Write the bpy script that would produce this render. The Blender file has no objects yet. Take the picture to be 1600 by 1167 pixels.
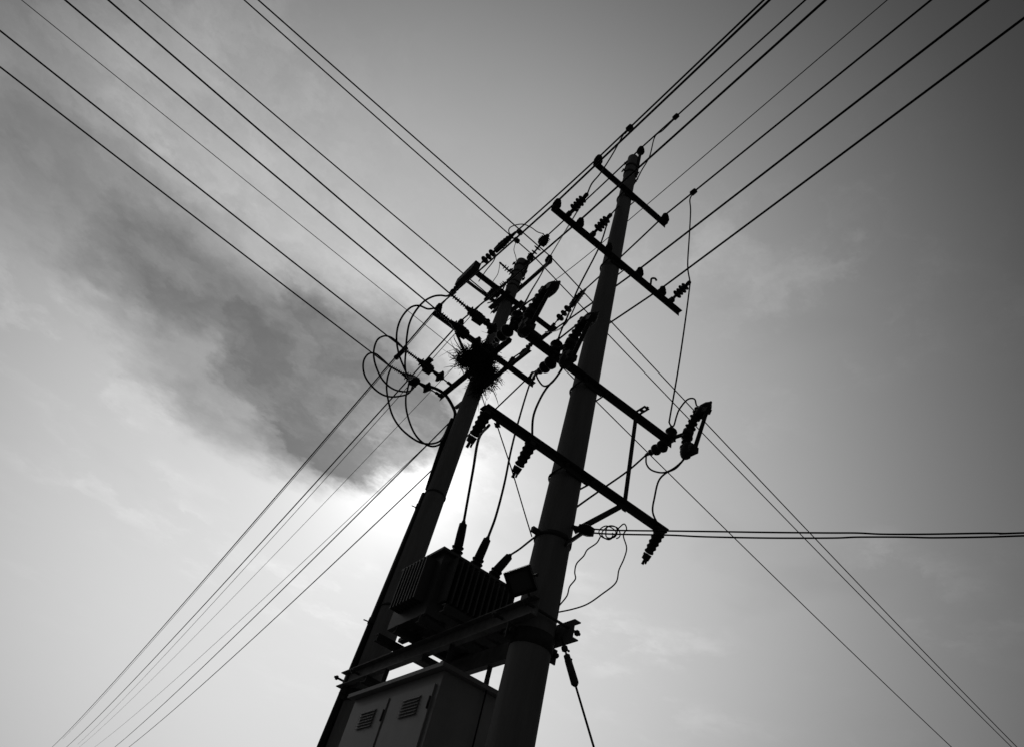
import bpy, math, random
from mathutils import Vector, Matrix
R = math.radians
random.seed(7)
sc = bpy.context.scene

# ---------------------------------------------------------------- camera
# photograph 1600 x 1067 (24 mm full frame look), poles give the zenith; world X = crossarms, Y = pole row
F, PX, PY = 1067.0, 800.0, 533.5
zc = Vector((338.0, 991.5, F)).normalized()
h0 = (Vector((0, 0, 1)) - zc * zc.z).normalized()
h1 = h0.cross(zc)
if h1.x < 0: h1 = -h1
D2 = R(-24.0)
Yc = h0 * math.cos(D2) + h1 * math.sin(D2)
Xc = h0 * math.cos(D2 + math.pi / 2) + h1 * math.sin(D2 + math.pi / 2)
def to_world(v): return Vector((Xc.dot(v), Yc.dot(v), zc.dot(v)))
_d1, _az = 4.6, R(9.698)
CAM = Vector((-_d1 * math.cos(_az - D2 - math.pi / 2), -_d1 * math.cos(_az - D2), 1.6))
def ray(px, py): return to_world(Vector((px - PX, PY - py, F)).normalized())
def at(px, py, ax, val):
    r = ray(px, py); i = 'xyz'.index(ax)
    return CAM + r * ((val - CAM[i]) / r[i])
cd = bpy.data.cameras.new('camera'); cam = bpy.data.objects.new('camera', cd); sc.collection.objects.link(cam)
rt, up, fw = to_world(Vector((1, 0, 0))), to_world(Vector((0, 1, 0))), to_world(Vector((0, 0, 1)))
mw = Matrix.Identity(4)
for i in range(3):
    mw[i][0], mw[i][1], mw[i][2], mw[i][3] = rt[i], up[i], -fw[i], CAM[i]
cam.matrix_world = mw
cd.sensor_fit = 'HORIZONTAL'; cd.sensor_width = 36.0; cd.lens = F / 1600.0 * 36.0
cd.shift_y = -50.0 / 1600.0
cd.clip_start = 0.05; cd.clip_end = 2000.0
sc.camera = cam

# ---------------------------------------------------------------- world, sun, exposure
SUN = ray(640, 722)
sun_el = math.asin(SUN.z); sun_az = math.atan2(SUN.x, SUN.y)
w = bpy.data.worlds.new('World'); sc.world = w; w.use_nodes = True
nt = w.node_tree; nt.nodes.clear()
def N(t, **kw):
    n = nt.nodes.new(t)
    for k, v in kw.items(): setattr(n, k, v)
    return n
def L(a, b): nt.links.new(a, b)
def val(x, sock):
    if isinstance(x, (int, float)): sock.default_value = x
    elif isinstance(x, (tuple, list, Vector)): sock.default_value = x
    else: L(x, sock)
def MA(op, a, b=0.0, c=None):
    n = N('ShaderNodeMath', operation=op); val(a, n.inputs[0]); val(b, n.inputs[1])
    if c is not None: val(c, n.inputs[2])
    return n.outputs[0]
def VM(op, a, b=None, s=None):
    n = N('ShaderNodeVectorMath', operation=op); val(a, n.inputs[0])
    if b is not None: val(b, n.inputs[1])
    if s is not None: val(s, n.inputs['Scale'])
    return n.outputs['Value'] if op in ('DOT_PRODUCT', 'LENGTH', 'DISTANCE') else n.outputs[0]
def SM(v, a, b, lo=0.0, hi=1.0):
    n = N('ShaderNodeMapRange', interpolation_type='SMOOTHSTEP'); val(v, n.inputs[0])
    for i, x in enumerate((a, b, lo, hi)): n.inputs[i + 1].default_value = x
    return n.outputs[0]
def NOISE(vec, scale, detail=6.0, rough=0.55, dist=0.0, dim='3D'):
    n = N('ShaderNodeTexNoise', noise_dimensions=dim); val(vec, n.inputs['Vector'])
    n.inputs['Scale'].default_value = scale; n.inputs['Detail'].default_value = detail
    n.inputs['Roughness'].default_value = rough; n.inputs['Distortion'].default_value = dist
    return n
tc = N('ShaderNodeTexCoord'); dirv = VM('NORMALIZE', tc.outputs['Generated'])
sep = N('ShaderNodeSeparateXYZ'); L(dirv, sep.inputs[0])
# clear sky behind: physical sky seen through a red filter (black and white film)
sky = N('ShaderNodeTexSky', sky_type='NISHITA'); sky.sun_disc = False
sky.sun_elevation = sun_el; sky.sun_rotation = sun_az; sky.dust_density = 2.0; sky.air_density = 1.0
sc3 = N('ShaderNodeSeparateColor'); L(sky.outputs[0], sc3.inputs[0])
clear = MA('MULTIPLY', sc3.outputs['Red'], 0.0025)
# glow of the veiled sun: forward scattering in thin high cloud, falling off with angle
ang = MA('MULTIPLY', MA('ARCCOSINE', MA('MINIMUM', VM('DOT_PRODUCT', dirv, tuple(SUN)), 0.999999)), 180.0 / math.pi / 90.0)
ramp = N('ShaderNodeValToRGB'); L(ang, ramp.inputs[0]); ramp.color_ramp.interpolation = 'B_SPLINE'
stops = [(0, 1.5), (3, 1.04), (6, .71), (10, .58), (15, .51), (20, .475), (26, .40), (32, .305), (38, .205), (44, .13), (50, .07), (57, .034), (70, .022), (90, .020)]
el = ramp.color_ramp.elements
while len(el) < len(stops): el.new(0.5)
for e, (a, v) in zip(el, stops): e.position = a / 90.0; e.color = (v, v, v, 1)
# cloud layer: directions cut with a flat layer overhead
zz = MA('MAXIMUM', sep.outputs[2], 0.06)
cmb = N('ShaderNodeCombineXYZ')
L(MA('DIVIDE', sep.outputs[0], zz), cmb.inputs[0]); L(MA('DIVIDE', sep.outputs[1], zz), cmb.inputs[1])
q = cmb.outputs[0]
wn = NOISE(q, 2.2, 4.0, 0.55)
warp = VM('SCALE', VM('SUBTRACT', wn.outputs['Color'], (0.5, 0.5, 0.5)), s=0.34)
wn2 = NOISE(q, 7.0, 8.0, 0.66)
warp2 = VM('SCALE', VM('SUBTRACT', wn2.outputs['Color'], (0.5, 0.5, 0.5)), s=0.26)
qw = VM('ADD', VM('ADD', q, warp), warp2)
def blob(cx, cy, sx, sy, rot, a=1.0, b=0.35):
    v = VM('SUBTRACT', qw, (cx, cy, 0))
    v = VM('MULTIPLY', v, (1, 1, 0))
    vr = N('ShaderNodeVectorRotate', rotation_type='Z_AXIS'); L(v, vr.inputs['Vector']); vr.inputs['Angle'].default_value = -R(rot)
    v = VM('MULTIPLY', vr.outputs[0], (1 / sx, 1 / sy, 0))
    return SM(VM('LENGTH', v), a, b)
# the big dark cloud bank drifting in front of the sun: a long soft band in the layer
sq = N('ShaderNodeSeparateXYZ'); L(qw, sq.inputs[0]); qx, qy = sq.outputs[0], sq.outputs[1]
off = MA('SUBTRACT', qy, MA('MULTIPLY_ADD', qx, .12, 1.365))
dark = blob(.30, 1.42, .26, .36, 10, 1.2, .55)
for c_ in ((.10, 1.36, .40, .38, 10, 1.2, .40, .98), (-.22, 1.36, .36, .36, 0, 1.25, .2, .88), (-.46, 1.27, .28, .26, 0, 1.3, .1, .62), (.0, 1.64, .34, .24, 20, 1.3, .1, .66), (.22, 1.60, .24, .26, 0, 1.35, .15, .80)):
    dark = MA('SMOOTH_MAX', dark, MA('MULTIPLY', blob(*c_[:7]), c_[7]), .06)
dark = MA('MINIMUM', dark, .92)
puff = MA('MULTIPLY', SM(off, -.10, -.30), MA('MULTIPLY', SM(off, -.85, -.40), SM(qx, .62, .30)))
# paler veil of cloud on the far side of it
dark = MA('MAXIMUM', dark, MA('MULTIPLY', blob(-.15, 1.05, .75, .55, 0, 1.2, .3), .06))
dark = MA('MULTIPLY', dark, SM(NOISE(qw, 3.4, 7.0, 0.58).outputs['Fac'], .25, .62, .74, 1.0))
# scattered soft cloud everywhere in the layer, fading into the haze near the horizon
hazef = SM(sep.outputs[2], .18, .55)
gen = SM(NOISE(VM('ADD', q, warp), 1.6, 7.0, 0.52).outputs['Fac'], .45, .75)
dark = MA('MAXIMUM', dark, MA('MULTIPLY', MA('MULTIPLY', gen, .13), hazef))
thin = SM(NOISE(VM('ADD', q, warp2), 3.6, 8.0, 0.58).outputs['Fac'], .46, .72)
thin = MA('MULTIPLY', thin, SM(NOISE(VM('ADD', q, (3.1, 1.7, 0)), 1.3, 3.0).outputs['Fac'], .42, .60))
thin = MA('MULTIPLY', thin, hazef)
thin = MA('MAXIMUM', thin, MA('MULTIPLY', MA('MULTIPLY', puff, .45), SM(NOISE(qw, 4.5, 8.0, 0.6).outputs['Fac'], .44, .66)))
lumf = N('ShaderNodeRGBToBW'); L(ramp.outputs[0], lumf.inputs[0])
bright = MA('MULTIPLY', lumf.outputs[0], MA('ADD', 1.0, MA('MULTIPLY', thin, .26)))
# low sky holds more haze, so the veiled glow reaches further there
bright = MA('MULTIPLY', bright, SM(sep.outputs[2], .78, .10, 1.0, 1.52))
pale = MA('MAXIMUM', blob(-.66, .95, .68, .62, 0, 1.3, .1), MA('MULTIPLY', blob(-.05, 1.02, .55, .26, 10, 1.4, .2), .45))   # pale broken cloud
pnoise = SM(NOISE(VM('ADD', q, warp2), 3.0, 8.0, .6).outputs['Fac'], .36, .68)
bright = MA('MULTIPLY', bright, MA('MULTIPLY_ADD', pale, MA('MULTIPLY_ADD', pnoise, .42, .06), 1.0))
bright = MA('ADD', bright, clear)
shade = MA('SUBTRACT', 1.0, MA('MULTIPLY', dark, .91))
thick = MA('MULTIPLY', dark, .075)
skyv = MA('ADD', MA('MULTIPLY', bright, shade), MA('MULTIPLY', thick, SM(ang, .85, .25)))
bg = N('ShaderNodeBackground'); L(skyv, bg.inputs[0]); bg.inputs[1].default_value = 1.0
wo = N('ShaderNodeOutputWorld'); L(bg.outputs[0], wo.inputs[0])

sl = bpy.data.lights.new('sun', 'SUN'); sl.energy = 0.55; sl.angle = R(10.0); sl.color = (1, .985, .965)
so = bpy.data.objects.new('sun', sl); sc.collection.objects.link(so)
so.rotation_euler = (-SUN).to_track_quat('-Z', 'Y').to_euler(); so.location = (0, 0, 30)
sc.view_settings.view_transform = 'Standard'; sc.view_settings.look = 'None'
sc.view_settings.exposure = 0.0; sc.view_settings.gamma = 1.0; sc.view_settings.use_curve_mapping = False

# ---------------------------------------------------------------- materials (black and white photograph)
def mat(name, c, rough=.6, metal=0.0, var=.25, scale=14.0, bump=.0, spec=.3, streak=False):
    m = bpy.data.materials.new(name); m.use_nodes = True
    t = m.node_tree; b = t.nodes['Principled BSDF']
    co = t.nodes.new('ShaderNodeTexCoord'); no = t.nodes.new('ShaderNodeTexNoise')
    no.inputs['Scale'].default_value = scale; no.inputs['Detail'].default_value = 6; no.inputs['Roughness'].default_value = .65
    mp = t.nodes.new('ShaderNodeMapping'); t.links.new(co.outputs['Object'], mp.inputs[0])
    if streak: mp.inputs['Scale'].default_value = (1, 1, .12)
    t.links.new(mp.outputs[0], no.inputs['Vector'])
    cr = t.nodes.new('ShaderNodeValToRGB'); t.links.new(no.outputs['Fac'], cr.inputs[0])
    lo, hi = c * (1 - var), c * (1 + var)
    cr.color_ramp.elements[0].position = .3; cr.color_ramp.elements[0].color = (lo, lo, lo, 1)
    cr.color_ramp.elements[1].position = .7; cr.color_ramp.elements[1].color = (hi, hi, hi, 1)
    t.links.new(cr.outputs[0], b.inputs['Base Color'])
    b.inputs['Roughness'].default_value = rough; b.inputs['Metallic'].default_value = metal
    b.inputs['Specular IOR Level'].default_value = spec
    if bump:
        n2 = t.nodes.new('ShaderNodeTexNoise'); n2.inputs['Scale'].default_value = scale * 5; n2.inputs['Detail'].default_value = 4
        t.links.new(mp.outputs[0], n2.inputs['Vector'])
        bp = t.nodes.new('ShaderNodeBump'); bp.inputs['Strength'].default_value = bump; bp.inputs['Distance'].default_value = .01
        t.links.new(n2.outputs['Fac'], bp.inputs['Height']); t.links.new(bp.outputs[0], b.inputs['Normal'])
    return m
CONC = mat('concrete', .27, .9, 0, .3, 5, .35, .2, True)
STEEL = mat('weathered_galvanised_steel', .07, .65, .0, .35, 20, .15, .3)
CHAN = mat('painted_channel_steel', .20, .6, .0, .3, 12, .2, .3)
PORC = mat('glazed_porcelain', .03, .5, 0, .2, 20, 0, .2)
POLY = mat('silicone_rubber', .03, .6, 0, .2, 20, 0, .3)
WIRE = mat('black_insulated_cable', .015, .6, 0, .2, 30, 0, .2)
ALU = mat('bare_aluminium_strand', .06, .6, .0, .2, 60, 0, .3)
PAINT = mat('grey_transformer_paint', .10, .5, 0, .15, 6, .05, .3)
CAB = mat('cabinet_sheet_steel', .38, .45, 0, .08, 5, .03, .4)
ROOF = mat('cabinet_roof_edge_steel', .30, .5, 0, .1, 5, .03, .4)
DARKP = mat('black_plastic', .02, .5, 0, .2, 20, 0, .3)
TWIG = mat('dry_twigs', .05, .9, 0, .5, 30, 0, .1)
GLASS = mat('lamp_glass', .10, .12, 0, .05, 4, 0, .6)
GROUND = mat('dark_asphalt', .05, .95, 0, .4, .6, .4, .1)

# ---------------------------------------------------------------- helpers
col = sc.collection
class MB:
    def __init__(s): s.v = []; s.f = []; s.sm = []
    def add(s, vs, fs, smooth=False):
        o = len(s.v); s.v += [tuple(v) for v in vs]; s.f += [tuple(i + o for i in f) for f in fs]; s.sm += [smooth] * len(fs)
        return s
    def extr(s, outline, p, q, u, v):
        """2-D outline (counter-clockwise list) swept from p to q; u, v are the outline axes"""
        p, q, u, v = Vector(p), Vector(q), Vector(u), Vector(v); n = len(outline)
        a = [p + u * x + v * y for x, y in outline]; b = [q + u * x + v * y for x, y in outline]
        fs = [(i, (i + 1) % n, n + (i + 1) % n, n + i) for i in range(n)]
        fs += [tuple(range(n))[::-1], tuple(range(n, 2 * n))]
        return s.add(a + b, fs)
    def box(s, c, d, ax=None):
        c = Vector(c); X, Y, Z = ax if ax else (Vector((1, 0, 0)), Vector((0, 1, 0)), Vector((0, 0, 1)))
        return s.extr([(-d[0] / 2, -d[1] / 2), (d[0] / 2, -d[1] / 2), (d[0] / 2, d[1] / 2), (-d[0] / 2, d[1] / 2)], c - Z * d[2] / 2, c + Z * d[2] / 2, X, Y)
    def bar(s, p, q, wd, th, upv=(0, 0, 1)):
        p, q = Vector(p), Vector(q); d = (q - p).normalized(); u = d.cross(Vector(upv)).normalized(); v = u.cross(d)
        return s.extr([(-wd / 2, -th / 2), (wd / 2, -th / 2), (wd / 2, th / 2), (-wd / 2, th / 2)], p, q, u, v)
    def tube(s, pts, r, n=7):
        pts = [Vector(p) for p in pts]; m = len(pts); rs = r if isinstance(r, (list, tuple)) else [r] * m
        d0 = (pts[1] - pts[0]).normalized(); a = Vector((0, 0, 1)) if abs(d0.z) < .9 else Vector((1, 0, 0))
        u = d0.cross(a).normalized(); vs = []; fs = []
        for i, p in enumerate(pts):
            d = (pts[min(i + 1, m - 1)] - pts[max(i - 1, 0)]).normalized()
            u = (u - d * u.dot(d)).normalized(); v = d.cross(u)
            for k in range(n):
                t = 2 * math.pi * k / n; vs.append(p + (u * math.cos(t) + v * math.sin(t)) * rs[i])
        for i in range(m - 1):
            for k in range(n):
                fs.append((i * n + k, i * n + (k + 1) % n, (i + 1) * n + (k + 1) % n, (i + 1) * n + k))
        s.add(vs, fs, True)
        o = len(s.v) - len(vs)
        s.f += [tuple(o + k for k in range(n))[::-1], tuple(o + (m - 1) * n + k for k in range(n))]; s.sm += [False, False]
        return s
    def lathe(s, prof, base, axis, n=16):
        """profile = (distance along axis, radius) pairs"""
        base, axis = Vector(base), Vector(axis).normalized()
        a = Vector((0, 0, 1)) if abs(axis.z) < .9 else Vector((1, 0, 0)); u = axis.cross(a).normalized(); v = axis.cross(u)
        vs = []; fs = []; m = len(prof)
        for h, r in prof:
            for k in range(n):
                t = 2 * math.pi * k / n; vs.append(base + axis * h + (u * math.cos(t) + v * math.sin(t)) * max(r, .0005))
        for i in range(m - 1):
            for k in range(n): fs.append((i * n + k, (i + 1) * n + k, (i + 1) * n + (k + 1) % n, i * n + (k + 1) % n))
        s.add(vs, fs, True); o = len(s.v) - len(vs)
        s.f += [tuple(o + k for k in range(n)), tuple(o + (m - 1) * n + k for k in range(n))[::-1]]; s.sm += [False, False]
        return s
    def ring(s, c, axis, Rr, r, n=20, arc=2 * math.pi, start=0, k=6):
        c, axis = Vector(c), Vector(axis).normalized(); a = Vector((1, 0, 0)) if abs(axis.x) < .9 else Vector((0, 1, 0))
        u = (a - axis * a.dot(axis)).normalized(); v = axis.cross(u)
        pts = [c + (u * math.cos(start + arc * i / n) + v * math.sin(start + arc * i / n)) * Rr for i in range(n + 1)]
        return s.tube(pts, r, k)
    def build(s, name, m, parent=None, loc=None):
        me = bpy.data.meshes.new(name); me.from_pydata(s.v, [], s.f); me.materials.append(m)
        me.polygons.foreach_set('use_smooth', s.sm); me.update()
        o = bpy.data.objects.new(name, me); col.objects.link(o)
        if parent is not None:
            o.parent = parent; o.matrix_parent_inverse = pinv(parent)
        return o
def wmat(o):
    m = Matrix.LocRotScale(o.location, o.rotation_euler, o.scale)
    return wmat(o.parent) @ o.matrix_parent_inverse @ m if o.parent else m
def pinv(o): return wmat(o).inverted()
def tag(o, label, cat, group=None, kind=None):
    if label: o['label'] = label
    if cat: o['category'] = cat
    if group: o['group'] = group
    if kind: o['kind'] = kind
    return o
def thing(name, label, cat, loc, group=None):
    o = bpy.data.objects.new(name, None); col.objects.link(o); o.location = Vector(loc); o.empty_display_size = .1
    return tag(o, label, cat, group)
def spline(pts, n=8):
    pts = [Vector(p) for p in pts]; P = [pts[0] * 2 - pts[1]] + pts + [pts[-1] * 2 - pts[-2]]; out = []
    for i in range(1, len(P) - 2):
        a, b, c, d = P[i - 1], P[i], P[i + 1], P[i + 2]
        for k in range(n):
            t = k / n
            out.append(.5 * ((2 * b) + (c - a) * t + (2 * a - 5 * b + 4 * c - d) * t * t + (3 * b - a - 3 * c + d) * t ** 3))
    return out + [pts[-1]]
VZ = Vector((0, 0, 1)); VX = Vector((1, 0, 0)); VY = Vector((0, 1, 0))
LP = Vector((0, 2.546, 0))
def rR(z): return .5 * (.289 - (z - 3.29) * .0197)
def rL(z): return .5 * (.2614 - (z - 4.03) * .0133)

# ---------------------------------------------------------------- ground
g = MB(); n = 64
g.add([(0, 0, 0)] + [(600 * math.cos(2 * math.pi * i / n), 600 * math.sin(2 * math.pi * i / n), 0) for i in range(n)], [(0, i + 1, (i + 1) % n + 1) for i in range(n)])
go = g.build('ground', GROUND); go['kind'] = 'structure'

# ---------------------------------------------------------------- poles and crossarms
def pole(label, loc, rad, top, seams):
    t = thing('utility_pole', label, 'utility pole', loc)
    m = MB(); zs = [-1.8, 0, 2, 3, 4, 5, 6, 7, 8, 9, 10, top - .012, top]
    m.lathe([(z, rad(z) if z < top else rad(z) - .012) for z in zs], loc, VZ, 40)
    m.build('shaft', CONC, t)
    for z in seams:
        b = MB(); r = rad(z) + .004
        b.lathe([(-.012, r - .006), (-.012, r + .003), (.012, r + .003), (.012, r - .006)], Vector(loc) + VZ * z, VZ, 36); b.build('clamp_band', STEEL, t)
    return t
RP = pole('thick tapered concrete pole carrying the fuse and arrester crossarms', (0, 0, 0), rR, 10.41, [])
LPo = pole('slender concrete pole holding the bird nest and the looping cables', LP, rL, 10.41, [5.80, 4.42, 9.7])
def angle_outline(a, t=.006, flip=1):
    o = [(0, 0), (a, 0), (a, t), (t, t), (t, a), (0, a)]
    return o
def crossarm(parent, p, q, side, a=.056, up_leg=False):
    """L-angle from p to q; side = direction (unit) in which the flat leg sticks out away from the pole"""
    p, q, side = Vector(p), Vector(q), Vector(side)
    m = MB(); o = angle_outline(a)
    v = VZ if up_leg else -VZ
    base = Vector((0, 0, -a / 2 if up_leg else a / 2))
    m.extr(o, p + base, q + base, side, v)
    return m.build('crossarm', STEEL, parent)
def hoop(parent, centre, z, rad, side, arm_off):
    """U-bolt round the pole, its two threaded ends through the arm, with nuts"""
    c = Vector((centre[0], centre[1], z)); side = Vector(side); tv = VZ.cross(side)
    r = rad(z) + .009; m = MB()
    pts = [c + side * arm_off + tv * r]
    for i in range(13):
        t = math.pi * i / 12; pts.append(c + tv * r * math.cos(t) - side * r * math.sin(t))
    pts.append(c + side * arm_off - tv * r)
    m.tube(pts, .008, 6)
    for s_ in (1, -1):
        m.lathe([(0, .016), (.014, .016)], c + side * (arm_off - .03) + tv * r * s_, side, 6)
    m.build('u_bolt', STEEL, parent)
    k = MB()   # saddle block between arm and shaft
    k.box(c + side * (rad(z) + (arm_off - .05 - rad(z)) / 2), (2 * r * .8 if abs(side.y) > .5 else max(.02, arm_off - rad(z) - .05), max(.02, arm_off - rad(z) - .05) if abs(side.y) > .5 else 2 * r * .8, .05))
    k.build('saddle', STEEL, parent)
def r_arm(z, x0, x1, off, a=.056):
    arm = crossarm(RP, (x0, -off, z), (x1, -off, z), -VY, a)
    hoop(arm, (0, 0), z, rR, -VY, off + .05); return arm
r_arm(9.28, -.625, .625, .095)
r_arm(7.80, -.965, .965, .115)
AZ, BZ = 5.87, 4.89
arA = r_arm(AZ, -.985, .985, .135, .060)
arB = r_arm(BZ, -.96, .965, .150, .058)
# hanger bar, stub and knee brace by the end of the fuse arm
m = MB(); m.bar((.51, -.150, AZ + .03), (.51, -.150, BZ - .04), .042, .006, VY); m.build('hanger_bar', STEEL, RP)
m = MB()
for dx in (-.021, .021): m.bar((.503 + dx, -.09, AZ + .036), (.500 + dx, -.30, AZ + .036), .020, .006)
for yy in (-.10, -.165, -.232, -.295): m.box((.502, yy, AZ + .036), (.024, .036, .0052))
m.build('drilled_angle_stub', STEEL, RP)
m = MB(); m.bar((.46, -.165, BZ - .03), (.06, -.16, 4.40), .045, .006, VY); m.build('knee_brace', STEEL, RP)
m = MB(); m.bar((-.46, -.165, BZ - .03), (-.06, -.16, 4.40), .045, .006, VY)
# pole-top bracket with bolted bands
def top_bracket(P, base, rad, bx, by, z0, z1):
    m = MB(); m.bar((bx, by, z0), (bx, by, z1), .045, .008, VY); b = m.build('pole_top_bracket', STEEL, P)
    for z in (z0 + .08, z0 + .26):
        r = rad(z) + .006; k = MB(); k.lathe([(-.02, r - .004), (-.02, r + .004), (.02, r + .004), (.02, r - .004)], (base[0], base[1], z), VZ, 30)
        for s_ in (1, -1):
            for dz in (-.012, .012):
                pass
            c = Vector((base[0] + s_ * (r + .022), base[1], z))
            k.box(c, (.045, .008, .036)); k.lathe([(-.045, .006), (.045, .006)], c + VX * s_ * .005, VY, 6)
            k.lathe([(-.03, .013), (-.018, .013)], c + VX * s_ * .005, VY, 6); k.lathe([(.018, .013), (.03, .013)], c + VX * s_ * .005, VY, 6)
        k.build('bolted_band', STEEL, b)
    return b
top_bracket(RP, (0, 0), rR, .045, -.075, 9.86, 10.50)
top_bracket(LPo, (0, 2.546), rL, .07, 2.455, 9.98, 10.48)
# arms on the far pole
def l_arm(z, x0, x1, off, side):
    y = 2.546 + side * off
    arm = crossarm(LPo, (x0, y, z), (x1, y, z), VY * side, .06)
    return arm
l1 = l_arm(9.31, -.78, .83, .100, -1); hoop(l1, (0, 2.546), 9.31, rL, -VY, .15)
l_arm(9.31, -.78, .83, .100, 1)
l2 = l_arm(8.09, -.99, .76, .112, -1); hoop(l2, (0, 2.546), 8.09, rL, -VY, .165)
def y_arm(z, y0, y1, x):
    s_ = 1 if x > 0 else -1
    return crossarm(LPo, (x, y0, z), (x, y1, z), VX * s_, .06)
ya = y_arm(7.72, 1.66, 3.36, -.115); hoop(ya, (0, 2.546), 7.72, rL, -VX, .165)
y_arm(7.72, 1.62, 3.36, .115)
yc = y_arm(9.80, 1.80, 3.30, .095); hoop(yc, (0, 2.546), 9.80, rL, VX, .145)
m = MB()
for s_ in (-1,):
    m.bar((-.60, 2.425, 8.06), (-.07, 2.43, 7.55), .045, .006, VY)
m.build('knee_brace', STEEL, LPo)
# joining plates of the double dead-end arm
for x in (-.74, -.13, .13, .79):
    m = MB(); m.box((x, 2.546, 9.31 if x < -.5 else 9.285), (.10 if x < -.5 else .07, .50, .15 if x < -.5 else .012)); m.build('joining_plate', STEEL, LPo)

# ---------------------------------------------------------------- insulators
def pin_insulator(label, base, group, s=1.0, pin=.05, ax=VZ):
    base = Vector(base); t = thing('pin_insulator', label, 'insulator', base, group); ax = Vector(ax).normalized()
    m = MB(); m.lathe([(-.05, .009), (pin + .02, .009)], base, ax, 8); m.lathe([(-.012, .018), (0, .018)], base, ax, 6); m.build('pin', STEEL, t)
    m = MB(); b = base + ax * pin
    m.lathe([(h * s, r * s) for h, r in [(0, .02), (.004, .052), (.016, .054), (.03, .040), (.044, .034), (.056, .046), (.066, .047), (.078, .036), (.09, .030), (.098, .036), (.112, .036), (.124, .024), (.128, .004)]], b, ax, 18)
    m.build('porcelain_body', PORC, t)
    k = MB(); k.ring(b + ax * .09 * s, ax, .033 * s, .006, 12); k.build('wire_tie', ALU, t)
    return b + ax * .125 * s
def shed_stack(m, p, q, core, R0, R1, n, cap=.03, th=1.0):
    """polymer sheds along p -> q"""
    p, q = Vector(p), Vector(q); d = q - p; Ln = d.length; d.normalize(); pr = [(0, core * 1.3), (cap, core * 1.3), (cap + .001, core)]
    st = (Ln - 2 * cap) / n
    for i in range(n):
        h = cap + st * (i + .5); rr = R0 if i % 2 == 0 else R1
        pr += [(h - st * .22 * th, core), (h - st * .06 * th, rr), (h + st * .10 * th, rr), (h + st * .2 * th, core)]
    pr += [(Ln - cap - .001, core), (Ln - cap, core * 1.3), (Ln, core * 1.3)]
    m.lathe(pr, p, d, 16)
G_PIN_HV, G_PIN_LV = 'medium voltage pin insulators', 'low voltage pin insulators'
T = {}
T['hv1'] = pin_insulator('large pin insulator on short top crossarm end, wire pair overhead', (-.585, -.125, 9.31), G_PIN_HV, 1.05)
T['hv3'] = pin_insulator('large pin insulator on short top crossarm end, single wire overhead', (.585, -.125, 9.31), G_PIN_HV, 1.05)
T['hv2'] = pin_insulator('pin insulator on the bracket crowning the thick concrete pole', (.045, -.075, 10.50), G_PIN_HV, 1.05, .06)
for k, x, lb in (('lv1', -.93, 'pin insulator at the tip of the long second crossarm, beside a finned insulator'), ('lv2', -.60, 'pin insulator standing between two finned insulators on the second crossarm'),
                 ('lv3', .30, 'pin insulator on the second crossarm between the thick pole and the hook'), ('lv4', .66, 'pin insulator between the small hook and the lone finned insulator')):
    T[k] = pin_insulator(lb, (x, -.145, 7.83), G_PIN_LV, .9, .045)
T['lv0'] = pin_insulator('unused pin insulator tucked against the thick pole on the second crossarm', (-.17, -.145, 7.83), G_PIN_LV, .8, .04)
for k, x, lb in (('ll1', -.955, 'pin insulator at the free tip of the slender pole crossarm above the nest'), ('ll2', -.59, 'pin insulator above the knee brace on the nest crossarm'),
                 ('ll3', .32, 'pin insulator hidden behind the slender pole on the nest crossarm'), ('ll4', .69, 'pin insulator at the short tip of the nest crossarm, joined to a drop cable')):
    T[k] = pin_insulator(lb, (x, 2.40, 8.12), G_PIN_LV, .95, .045)
T['p1'] = pin_insulator('pin insulator on the bracket crowning the slender pole', (.07, 2.455, 10.48), G_PIN_HV, 1.05, .0)
T['p2'] = pin_insulator('pin insulator on the near tip of the crossarm running between the pole tops', (.125, 1.86, 9.83), G_PIN_HV, 1.1, .05)
T['f'] = pin_insulator('pin insulator on the far tip of the crossarm at the slender pole top', (.125, 3.22, 9.83), G_PIN_HV, 1.1, .05)
# little hook on the second arm
h = MB(); h.tube(spline([(.48, -.145, 7.80), (.48, -.145, 7.90), (.47, -.16, 7.95), (.50, -.18, 7.965), (.53, -.18, 7.95)]), .012, 7)
ho = h.build('iron_hook', STEEL); tag(ho, 'small empty iron hook on the second crossarm', 'hook')
# finned polymer insulators sticking out level from the second arm
TIP = []
for x, dx, lb in ((-.775, -.02, 'finned polymer insulator between the tip and second pin insulators'), (-.425, -.03, 'finned polymer insulator close beside the thick pole'), (.79, -.05, 'finned polymer insulator alone near the drilled crossarm tip')):
    b = Vector((x, -.125, 7.845)); e = Vector((x + dx, -.50, 7.87)); t = thing('finned_insulator', lb, 'insulator', b, 'finned polymer insulators on the second crossarm')
    d = (e - b).normalized()
    m = MB(); m.box(b + d * .03, (.05, .09, .05)); m.lathe([(0, .022), (.14, .015)], b, d, 10); m.build('base_fitting', STEEL, t)
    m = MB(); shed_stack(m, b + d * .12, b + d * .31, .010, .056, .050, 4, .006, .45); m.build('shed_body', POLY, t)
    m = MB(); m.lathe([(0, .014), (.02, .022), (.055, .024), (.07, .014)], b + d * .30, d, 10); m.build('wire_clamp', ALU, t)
    TIP.append(b + d * .365)
# side insulator near the slender pole top
b = Vector((-.09, 2.50, 9.93)); e = Vector((-.36, 2.50, 9.96)); t = thing('finned_insulator', 'small finned insulator jutting sideways from the slender pole top', 'insulator', b)
m = MB(); shed_stack(m, b, b + (e - b) * .8, .014, .05, .042, 4, .02); m.build('shed_body', POLY, t)
m = MB(); m.lathe([(0, .014), (.05, .018), (.07, .008)], b + (e - b) * .8, e - b, 8); m.build('wire_clamp', ALU, t); SIDE_TIP = e
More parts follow.
